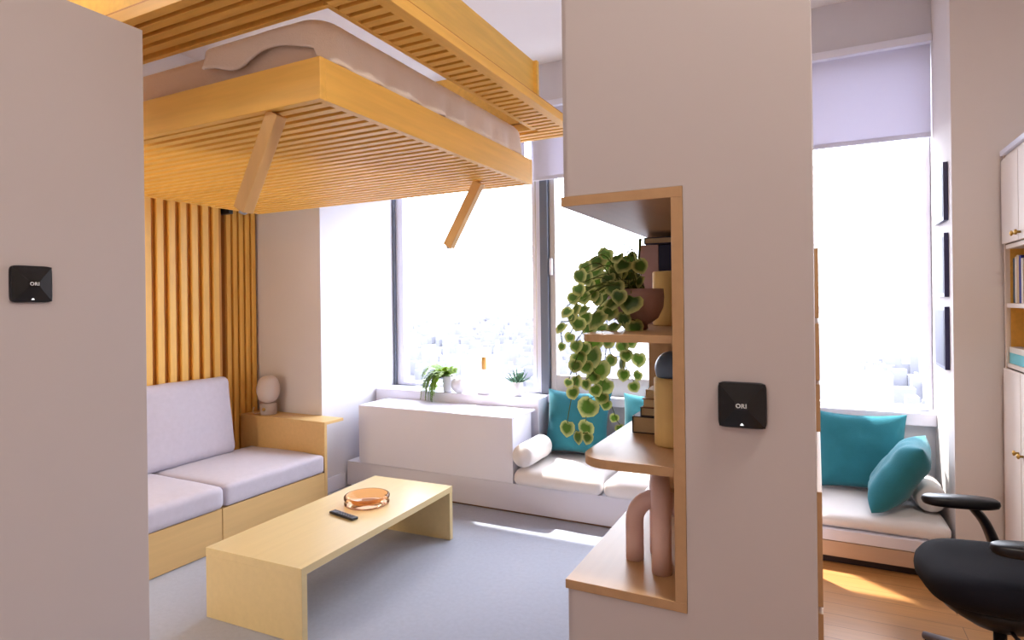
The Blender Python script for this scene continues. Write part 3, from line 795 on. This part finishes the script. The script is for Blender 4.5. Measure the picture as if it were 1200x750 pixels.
# trailing plant
PC = Vector((-.456, 1.685, SH2))
tp = thing('trailing_plant', 'trailing plant with round cream edged leaves spilling from a mauve bowl', 'plant', PC)
pot = [(.030, .001), (.034, .003), (.033, .014), (.040, .017), (.062, .032), (.076, .062), (.079, .092), (.077, .114), (.073, .114), (.073, .098), (.001, .098)]
obj('pot', lathe(B(), pot, 44, PC), M['pot_mauve'], tp)
obj('soil', lathe(B(), [(.071, .0985), (.071, .102), (.001, .106)], 24, PC), M['soil'], tp)
lb_ = B(); RIM = lb_.loops.layers.float_color.new('rim')
def leaf(bm, c, nrm, up, size, lay):
    nrm = nrm.normalized(); up = (up-nrm*up.dot(nrm)).normalized(); side = nrm.cross(up)
    n = 12; rings = []
    for fr in (0, .55, .82, 1):
        ring = []
        for k in range(n):
            a = 2*PI*k/n
            r = size*.5*(1-.13*math.cos(a)*(1 if math.cos(a) > 0 else -.0)+.06*abs(math.sin(a)))
            if k == n//2*0 and False: pass
            x, y = math.sin(a)*r*fr, -math.cos(a)*r*fr*1.06
            notch = .16*size*max(0, math.cos(a-PI))**8*fr
            y -= notch
            if abs(a) < .01: y -= .10*size*fr
            cup = size*(.16*fr*fr-.10*abs(x/size*2))
            ring.append(bm.verts.new(c+side*x+up*y-nrm*cup*1.0))
            if fr == 0: break
        rings.append((fr, ring))
    def face(vs, vals):
        try: f = bm.faces.new(vs)
        except ValueError: return
        f.smooth = True
        for lp_, vv in zip(f.loops, vals): lp_[lay] = (vv, vv, vv, 1)
    c0 = rings[0][1][0]; r1 = rings[1][1]
    for k in range(n): face((c0, r1[k], r1[(k+1) % n]), (0, .55, .55))
    for (fa, a_), (fb, b_) in zip(rings[1:], rings[2:]):
        for k in range(n): face((a_[k], b_[k], b_[(k+1) % n], a_[(k+1) % n]), (fa, fb, fb, fa))
stems = B()
# inner foliage of the mound
for k in range(28):
    a = rng.uniform(PI*.3, PI*1.7); rr = rng.uniform(.02, .10)
    c = PC+Vector((-.035+rr*math.cos(a), .02+1.35*rr*math.sin(a), .118+rng.uniform(0, .085)*(1-rr/.14)))
    leaf(lb_, c, Vector((math.cos(a)*.7, math.sin(a)*.7-.4, rng.uniform(.3, 1))), Vector((rng.uniform(-.6, .6), 0, 1)), rng.uniform(.042, .06), RIM)
    tube(stems, [PC+Vector((rng.uniform(-.04, .04), rng.uniform(-.04, .04), .104)), c], .0013, 5)
# leaves spilling over the shelf edge: x, y, z, width (mound first, then the hanging vines)
LEAVES = [(-0.553, 1.712, 1.69, 0.039), (-0.538, 1.588, 1.66, 0.053), (-0.547, 1.522, 1.643, 0.03), (-0.535, 1.444, 1.617, 0.034), (-0.534, 1.499, 1.612, 0.032), (-0.562, 1.636, 1.642, 0.049), (-0.484, 1.602, 1.672, 0.031), (-0.481, 1.7, 1.671, 0.044), (-0.476, 1.631, 1.653, 0.042), (-0.427, 1.628, 1.648, 0.036), (-0.472, 1.719, 1.645, 0.036), (-0.508, 1.656, 1.631, 0.054), (-0.486, 1.7, 1.625, 0.049), (-0.438, 1.657, 1.607, 0.032), (-0.46, 1.677, 1.597, 0.035), (-0.557, 1.659, 1.613, 0.049), (-0.533, 1.671, 1.618, 0.041), (-0.522, 1.402, 1.582, 0.028), (-0.539, 1.411, 1.563, 0.029), (-0.528, 1.449, 1.565, 0.034), (-0.531, 1.524, 1.572, 0.035), (-0.562, 1.734, 1.57, 0.063), (-0.527, 1.553, 1.559, 0.031), (-0.503, 1.611, 1.547, 0.053), (-0.444, 1.591, 1.549, 0.059), (-0.471, 1.572, 1.565, 0.036), (-0.522, 1.383, 1.534, 0.028), (-0.541, 1.485, 1.532, 0.03), (-0.529, 1.631, 1.53, 0.035), (-0.521, 1.533, 1.507, 0.061), (-0.529, 1.413, 1.497, 0.033), (-0.503, 1.634, 1.523, 0.037), (-0.468, 1.598, 1.503, 0.036), (-0.494, 1.626, 1.483, 0.037), (-0.436, 1.601, 1.48, 0.041), (-0.46, 1.635, 1.501, 0.026), (-0.521, 1.319, 1.529, 0.027), (-0.56, 1.377, 1.49, 0.028), (-0.558, 1.581, 1.592, 0.034), (-0.554, 1.679, 1.591, 0.036), (-0.537, 1.716, 1.659, 0.039), (-0.488, 1.652, 1.602, 0.038), (-0.534, 1.482, 1.51, 0.03), (-0.55, 1.553, 1.478, 0.036), (-0.54, 1.631, 1.473, 0.035), (-0.546, 1.415, 1.514, 0.026), (-0.579, 1.679, 1.435, 0.05), (-0.569, 1.775, 1.432, 0.041), (-0.569, 1.504, 1.435, 0.03), (-0.554, 1.584, 1.402, 0.058), (-0.564, 1.51, 1.401, 0.036), (-0.553, 1.455, 1.388, 0.029), (-0.556, 1.547, 1.375, 0.031), (-0.55, 1.644, 1.358, 0.054), (-0.565, 1.626, 1.338, 0.032), (-0.588, 1.786, 1.292, 0.059), (-0.556, 1.468, 1.347, 0.027), (-0.552, 1.436, 1.321, 0.029), (-0.554, 1.409, 1.35, 0.019), (-0.569, 1.713, 1.269, 0.034), (-0.563, 1.733, 1.244, 0.029), (-0.585, 1.638, 1.25, 0.049), (-0.558, 1.626, 1.302, 0.03), (-0.569, 1.574, 1.325, 0.026), (-0.582, 1.464, 1.223, 0.035), (-0.592, 1.633, 1.189, 0.041), (-0.557, 1.476, 1.2, 0.03), (-0.55, 1.531, 1.187, 0.028), (-0.591, 1.907, 1.171, 0.025), (-0.559, 1.856, 1.15, 0.024), (-0.577, 1.832, 1.367, 0.033), (-0.588, 1.982, 1.344, 0.048), (-0.582, 1.972, 1.4, 0.038), (-0.56, 1.99, 1.419, 0.042), (-0.556, 1.931, 1.375, 0.034), (-0.593, 2.218, 1.335, 0.053), (-0.567, 1.939, 1.31, 0.035), (-0.593, 2.203, 1.276, 0.032), (-0.563, 2.045, 1.257, 0.033), (-0.58, 1.43, 1.438, 0.019), (-0.555, 1.526, 1.427, 0.033), (-0.551, 1.415, 1.463, 0.022)]
N_MOUND = 46
done = []
for i, (lx, ly, lz, s_) in enumerate(LEAVES):
    c = Vector((lx, ly, lz)); s_ *= 1.27 if s_ < .05 else 1.1
    if i < N_MOUND:
        nrm = Vector((rng.uniform(-.5, .5), -1+rng.uniform(0, .6), rng.uniform(-.1, .7)))
        if c.x > -.53 and (c-PC).xy.length < .085 and c.z < SH2+.12: c.y = PC.y-.088+rng.uniform(-.01, 0)
    else:
        nrm = Vector((rng.uniform(-.35, .45), -1+rng.uniform(-.1, .35), rng.uniform(-.1, .4)))
        if rng.random() < .2: nrm.x += rng.choice((-1, 1))*.7
    leaf(lb_, c, nrm, Vector((rng.uniform(-.6, .6), 0, 1)), s_, RIM)
    top = c+Vector((0, .004, s_*.36))
    if i < N_MOUND and c.z > SH2+.03:
        base = PC+Vector((rng.uniform(-.05, .03), rng.uniform(-.05, .05), .104))
        mid = Vector(((base.x+top.x)/2, (base.y+top.y)/2, max(base.z, top.z)+.02))
        tube(stems, spline([base, mid, top], 4), .0013, 5)
    else:
        up_ = min((p for p in done if p.z > top.z+.006), key=lambda p: (p-top).length, default=PC+Vector((-.09, 0, .09)))
        tube(stems, spline([up_, (up_+top)/2+Vector((-.003, .004, -.004)), top], 3), .0013, 5)
    done.append(top)
tube(stems, [PC+Vector((-.01, .03, .1)), PC+Vector((-.005, .05, .18)), PC+Vector((.0, .06, .262))], [.002, .002, .005], 6)
lo = obj('leaves', lb_, M['leaf'], tp)
obj('vines', stems, M['vine'], tp)

# ------------------------------------------------------------------ pictures on the jamb
for (z0, z1, lab) in ((1.985, 2.312, 'topmost of the three dark square pictures on the window jamb'), (1.555, 1.915, 'middle one of the three dark square pictures on the window jamb'), (1.145, 1.50, 'lowest of the three dark square pictures on the window jamb')):
    t = thing('picture', lab, 'picture', (.655, 4.27, (z0+z1)/2), group='dark pictures on the window jamb')
    obj('picture_frame', bx(.643, .6665, 4.115, 4.43, z0, z1, .002), M['picture_edge'], t)
    obj('print', bx(.6415, .643, 4.135, 4.41, z0+.02, z1-.02), M['picture_face'], t)

# ------------------------------------------------------------------ bookcase on the right wall
CX, CY0, CY1 = .885, 3.36, 4.0
bc = thing('bookcase', 'tall ivory bookcase with doors and open shelves at the right edge', 'bookcase', (1.1, 3.68, 0))
b = B()
box(b, CX, 1.34, CY1-.022, CY1, .06, 2.29, .001); box(b, CX, 1.34, CY0, CY0+.022, .06, 2.29, .001)
box(b, CX+.01, 1.34, CY0+.022, CY1-.022, .002, .06)
obj('carcass', b, M['cabinet'], bc)
obj('cornice', bx(CX-.012, 1.345, CY0-.01, CY1+.004, 2.29, 2.318, .003), M['white_lac'], bc)
obj('back_board', bx(1.30, 1.34, CY0+.022, CY1-.022, .06, 2.29), M['bed_wood_y'], bc)
for z0 in (1.185, 1.495, 1.80, .08, 2.265): obj('shelf', bx(CX+.004, 1.30, CY0+.022, CY1-.022, z0, z0+.022, .001), M['cabinet'], bc)
for ya in (CY1-.026, CY0+.0225): obj('lining', bx(CX+.02, 1.299, ya, ya+.0035, 1.21, 1.80), M['bed_wood_y'], bc)
for (z0, z1, hz) in ((1.826, 2.262, 1.86), (.105, 1.18, .79)):
    for (y0, y1, hy) in ((CY0+.025, 3.678, 3.65), (3.684, CY1-.025, 3.72)):
        d = obj('door', bx(CX-.014, CX+.003, y0, y1, z0, z1, .002), M['cabinet'], bc)
        obj('door_knob', lathe(B(), [(.006, 0), (.006, .012), (.013, .016), (.013, .022), (.004, .026)], 16, mtx=Matrix.Translation((CX-.014, hy if hz < 1 else hy, hz)) @ Matrix.Rotation(-PI/2, 4, 'Y')), M['brass'], d)
y = CY1-.032
for (t, h, m, lab) in ((.030, .232, 'bk_slate', 'slate blue book at the far end of the open bookcase shelf'), (.026, .238, 'bk_white', 'white book second from the far end of the bookcase shelf'),
                       (.040, .245, 'bk_cream', 'cream book between the white and the royal blue book'), (.034, .24, 'bk_blue', 'royal blue book on the open bookcase shelf'),
                       (.03, .225, 'bk_white', 'white book nearest the front of the row on the bookcase')):
    r = thing('book', lab, 'book', (CX+.1, y-t/2, 1.518), group='books on the bookcase shelf'); c = .002
    b = B(); box(b, CX+.03, CX+.20, y-t, y-t+c, 1.518, 1.518+h); box(b, CX+.03, CX+.20, y-c, y, 1.518, 1.518+h); box(b, CX+.03, CX+.03+c, y-t+c, y-c, 1.518, 1.518+h)
    obj('cover', b, M[m], r)
    obj('pages', bx(CX+.03+c, CX+.196, y-t+c, y-c, 1.521, 1.518+h-.004), M['page'], r)
    y -= t+.002
sb = thing('storage_box', 'low white card box with a teal band on the bookcase shelf', 'box', (CX+.15, 3.8, 1.208))
obj('box_body', bx(CX+.012, CX+.25, 3.55, CY1-.03, 1.2075, 1.262, .002), M['box_teal'], sb)
obj('box_lid', bx(CX+.010, CX+.252, 3.548, CY1-.028, 1.262, 1.292, .002), M['bk_white'], sb)

# ------------------------------------------------------------------ office chair
ch = thing('office_chair', 'black swivel office chair with padded armrests at the right edge', 'chair', (.625, 2.94, 0), (0, 0, R(9)), world=False)
# local: front is -x
b = B()
lathe(b, [(.80, .395), (.93, .415), (.99, .445), (1.0, .47), (.985, .495), (.93, .514), (.75, .524), (.4, .525), (.001, .524)], 56, (0, 0, 0), .265, .262, 2.9)
for v in b.verts:
    k = max(0, -v.co.x-.10)/.165; v.co.z -= .028*k*k
obj('seat', b, M['chair_fabric'], ch, True)
b = B(); lathe(b, [(.30, .295), (.5, .30), (.8, .352), (.9, .398)], 40, (.01, 0, 0), .26, .25, 2.6); obj('seat_pan', b, M['black_matte'], ch, True)
b = B(); box(b, -.10, .13, -.075, .075, .295, .352, .012); box(b, -.155, -.10, -.03, .03, .31, .335, .008); obj('tilt_mechanism', b, M['black_matte'], ch)
obj('tilt_lever', tube(B(), [(-.02, -.07, .325), (-.03, -.2, .33), (-.03, -.245, .33)], [.007, .007, .010], 10), M['black_matte'], ch)
obj('gas_column', lathe(B(), [(.032, .09), (.032, .2), (.022, .205), (.022, .30)], 24), M['black_matte'], ch)
for s in (-1, 1):
    ar = obj('armrest', tube(B(), spline([(.10, s*.20, .375), (.115, s*.265, .40), (.10, s*.285, .47), (.06, s*.285, .58), (.005, s*.275, .655)], 6), [.046-.0007*k for k in range(25)], 14, sx=.6), M['black_matte'], ch)
    b = B(); lathe(b, [(.85, .648), (.96, .653), (1.0, .666), (.98, .680), (.9, .686), (.001, .688)], 44, (-.035+(.05 if s < 0 else 0), s*.27, 0), .145, .05, 2.7); obj('arm_pad', b, M['black_matte'], ar, True)
# backrest: curved mesh panel in a frame
def backpt(u, v):
    zz = .56+v*.52; w = .235-.03*v
    yy = u*w; xx = .265+.11*v*v*.6-.055*(u*u)*1.0-.03*math.sin(v*PI)
    return Vector((xx, yy, zz))
b = B(); rows = [[b.verts.new(backpt(-1+2*i/16, j/20)) for i in range(17)] for j in range(21)]
for a, c in zip(rows, rows[1:]):
    for i in range(16): b.faces.new((a[i], a[i+1], c[i+1], c[i])).smooth = True
bk = obj('backrest_mesh', b, M['back_mesh'], ch)
so = bk.modifiers.new('thickness', 'SOLIDIFY'); so.thickness = .006
ring = [backpt(-1+2*i/12, 0) for i in range(13)]+[backpt(1, j/12) for j in range(1, 13)]+[backpt(1-2*i/12, 1) for i in range(1, 13)]+[backpt(-1, 1-j/12) for j in range(1, 13)]
obj('backrest_frame', tube(B(), ring, .015, 10, caps=True), M['black_matte'], ch)
b = B()
for j in range(1, 20): tube(b, [backpt(-1+2*i/8, j/20)+Vector((-.006, 0, 0)) for i in range(9)], .0035, 6)
obj('backrest_ribs', b, M['black_matte'], ch)
obj('back_spine', tube(B(), spline([(.11, 0, .335), (.25, 0, .35), (.31, 0, .45), (.30, 0, .60), (.285, 0, .76)], 6), .022, 12), M['black_matte'], ch)
for k in range(5):
    a = R(200+72*k)
    d = Vector((math.cos(a), math.sin(a), 0))
    l = obj('leg', tube(B(), [d*.02+Vector((0, 0, .115)), d*.15+Vector((0, 0, .11)), d*.30+Vector((0, 0, .085))], [.028, .023, .016], 12), M['grey_plastic'], ch)
    b = B()
    for s in (-1, 1):
        m_ = Matrix.Translation(d*.29+Vector((0, 0, .0305))) @ Matrix.Rotation(a, 4, 'Z') @ Matrix.Translation((0, s*.012, 0)) @ Matrix.Rotation(PI/2, 4, 'X')
        lathe(b, [(.02, -.009), (.028, -.006), (.028, .006), (.02, .009)], 20, mtx=m_)
    lathe(b, [(.007, .055), (.007, .082)], 10, (d.x*.29, d.y*.29, 0))
    obj('caster', b, M['black_matte'], l)

# ------------------------------------------------------------------ ceiling lights out of view, added as warm fill for the front room
def fill_downlight(x, y, power, label, r=.16):
    t = thing('ceiling_fill_light', label, 'ceiling light', (x, y, CZ-.03), group='unseen round ceiling lights added as fill')
    obj('rim', lathe(B(), [(r+.02, CZ-.028), (r+.03, CZ-.02), (r+.03, CZ-.001), (r, CZ-.001), (r, CZ-.028)], 36, (x, y, 0)), M['white_lac'], t)
    obj('diffuser', lathe(B(), [(r-.002, CZ-.02), (r-.002, CZ-.012), (.001, CZ-.012)], 36, (x, y, 0)), emission('diffuser_glow', (1, .88, .74, 1), 6), t)
    l = bpy.data.lights.new('fill_light', 'AREA'); l.shape = 'DISK'; l.size = r*2; l.energy = power; l.color = (1, .91, .81)
    o = bpy.data.objects.new('fill_light', l); COL.objects.link(o); o.location = (0, 0, 0); o.parent = t
fill_downlight(-.35, .6, 3, 'added warm round ceiling fill light nearest the pillar')
fill_downlight(-.9, -.3, 12, 'added warm round ceiling fill light over the entrance')
fill_downlight(.75, 1.1, 48, 'added warm round ceiling fill light over the desk side')
fill_downlight(-3.3, .3, 20, 'added warm round ceiling fill light behind the wardrobe')

# added globe lamp, unseen behind the wardrobe, brightens sofa corner and bed underside
fl = thing('fill_floor_lamp', 'unseen globe floor lamp added behind the wardrobe block as fill light', 'lamp', (-3.5, -.2, 0))
obj('base', lathe(B(), [(.15, .002), (.15, .018), (.03, .026)], 36, (-3.5, -.2, 0)), M['black_matte'], fl)
obj('pole', lathe(B(), [(.012, .024), (.012, 1.16)], 16, (-3.5, -.2, 0)), M['black_matte'], fl)
gb = [(max(.002, .15*math.cos(a)), 1.30+.15*math.sin(a)) for a in [R(-85+175*k/16) for k in range(17)]]
obj('globe', lathe(B(), gb, 32, (-3.5, -.2, 0)), emission('globe_glow', (1, .82, .58, 1), 90), fl, True)

# ------------------------------------------------------------------ the city outside
GZ = -85
struct('ground_city', bx(-6000, 6000, 30, 9000, GZ-2, GZ), M['city_ground'])
struct('river', bx(-700, 2600, 900, 4200, GZ+.05, GZ+.5), M['river'])
cb = B(); r2 = random.Random(5)
for k in range(1500):
    if k < 1320:
        yy = 150+3400*r2.random()**1.9; xx = yy*r2.uniform(-1.02, -.30)
    else:
        yy = r2.uniform(170, 820); xx = yy*r2.uniform(-.05, .24)
    f_ = .6+yy/1500
    w, d = r2.uniform(7, 17)*f_, r2.uniform(7, 17)*f_; h = r2.uniform(8, 26)*(1 if r2.random() < .93 else 1.8)
    h = min(h, 66-.01*yy)
    if any(abs(xx-bx_) < 55 and abs(yy-by_) < 65 for bx_, by_ in ((216, 1500), (17, 300), (8.5, 380), (-1240, 3000), (-820, 2100), (-205, 360))): continue
    box(cb, xx-w/2, xx+w/2, yy-d/2, yy+d/2, GZ, GZ+h)
    if r2.random() < .4: box(cb, xx-w*.2, xx+w*.1, yy-d*.2, yy+d*.2, GZ+h, GZ+h+3)
tag(obj('city_rooftops', cb, M['city_pale']), 'hazy mass of low city rooftops far below the windows', 'city', None, 'stuff')
def building(label, x, y, w, d, z1, parts):
    t = thing('city_building', label, 'building', (x, y, GZ), group='buildings seen through the windows')
    b = bx(x-w/2, x+w/2, y-d/2, y+d/2, GZ, z1); obj('tower_block', b, M['city_pale'], t)
    for (fx0, fx1, dz) in parts:
        obj('roof_structure', bx(x+w*fx0, x+w*fx1, y-d*.3, y+d*.3, z1, z1+dz), M['city_pale'], t)
building('slim pale tower across the water in the right window', 216, 1500, 18, 18, 14, [(-.2, .2, 6)])
building('broad pale block low in the right window', 17, 300, 22, 18, 1.5-31.5, [(-.45, -.02, 3), (.1, .35, 2)])
building('pale block with a raised roof at the left of the right window', 8.5, 380, 14, 14, -24, [(-.4, .4, 5)])
building('far cluster tower on the skyline of the middle window', -1240, 3000, 40, 30, 8, [(-.3, .1, 8)])
building('faint slab tower on the skyline left of the mullion', -820, 2100, 26, 20, -4, [(-.3, .3, 5)])
building('nearer block rising above the rooftops behind the lantern', -205, 360, 22, 18, -34, [(-.3, .2, 4)])

# ------------------------------------------------------------------ light
w = bpy.data.worlds.new('sky'); sc.world = w; w.use_nodes = True
bg = w.node_tree.nodes['Background']; bg.inputs[0].default_value = (.86, .90, 1.0, 1); bg.inputs[1].default_value = 14.0
s = bpy.data.lights.new('sun', 'SUN'); s.energy = 18.0; s.angle = R(1.2); s.color = (1, .95, .88)
so = bpy.data.objects.new('sun', s); COL.objects.link(so)
so.rotation_euler = Vector((1.25, -1, -2.7)).to_track_quat('-Z', 'Y').to_euler(); so.location = (-6, 9, 14)
for (x0, x1) in ((-3.6, -2.08), (-2.0, -.76), (-.1, .66)):
    l = bpy.data.lights.new('window_portal', 'AREA'); l.shape = 'RECTANGLE'; l.size = x1-x0; l.size_y = HEAD-SILL; l.cycles.is_portal = True
    o = bpy.data.objects.new('window_portal', l); COL.objects.link(o); o.location = ((x0+x1)/2, WY+.13, (HEAD+SILL)/2); o.rotation_euler = (-PI/2, 0, 0)

# ------------------------------------------------------------------ camera
cam = bpy.data.cameras.new('camera'); co = bpy.data.objects.new('camera', cam); COL.objects.link(co); sc.camera = co
cam.sensor_fit = 'HORIZONTAL'; cam.sensor_width = 36; cam.lens = 36*707.7/1200
cam.shift_y = -(375-355.05)/1200
cam.clip_start = .05; cam.clip_end = 12000
yaw, roll = .4663, -.012
f = Vector((-math.sin(yaw), math.cos(yaw), 0)); r0 = Vector((math.cos(yaw), math.sin(yaw), 0)); u0 = Vector((0, 0, 1))
r_ = math.cos(roll)*r0+math.sin(roll)*u0; u_ = -math.sin(roll)*r0+math.cos(roll)*u0
m3 = Matrix((r_, u_, -f)).transposed()
co.matrix_world = Matrix.Translation((0, 0, 1.55)) @ m3.to_4x4()

vs = sc.view_settings
sc.display_settings.display_device = 'sRGB'; vs.view_transform = 'Standard'; vs.look = 'None'; vs.gamma = 1; vs.use_curve_mapping = False
vs.exposure = 0
cy = sc.cycles
cy.use_denoising = True
cy.max_bounces = 9; cy.diffuse_bounces = 6; cy.glossy_bounces = 4; cy.transparent_max_bounces = 16; cy.transmission_bounces = 6
cy.sample_clamp_indirect = 8; cy.caustics_reflective = False; cy.caustics_refractive = False
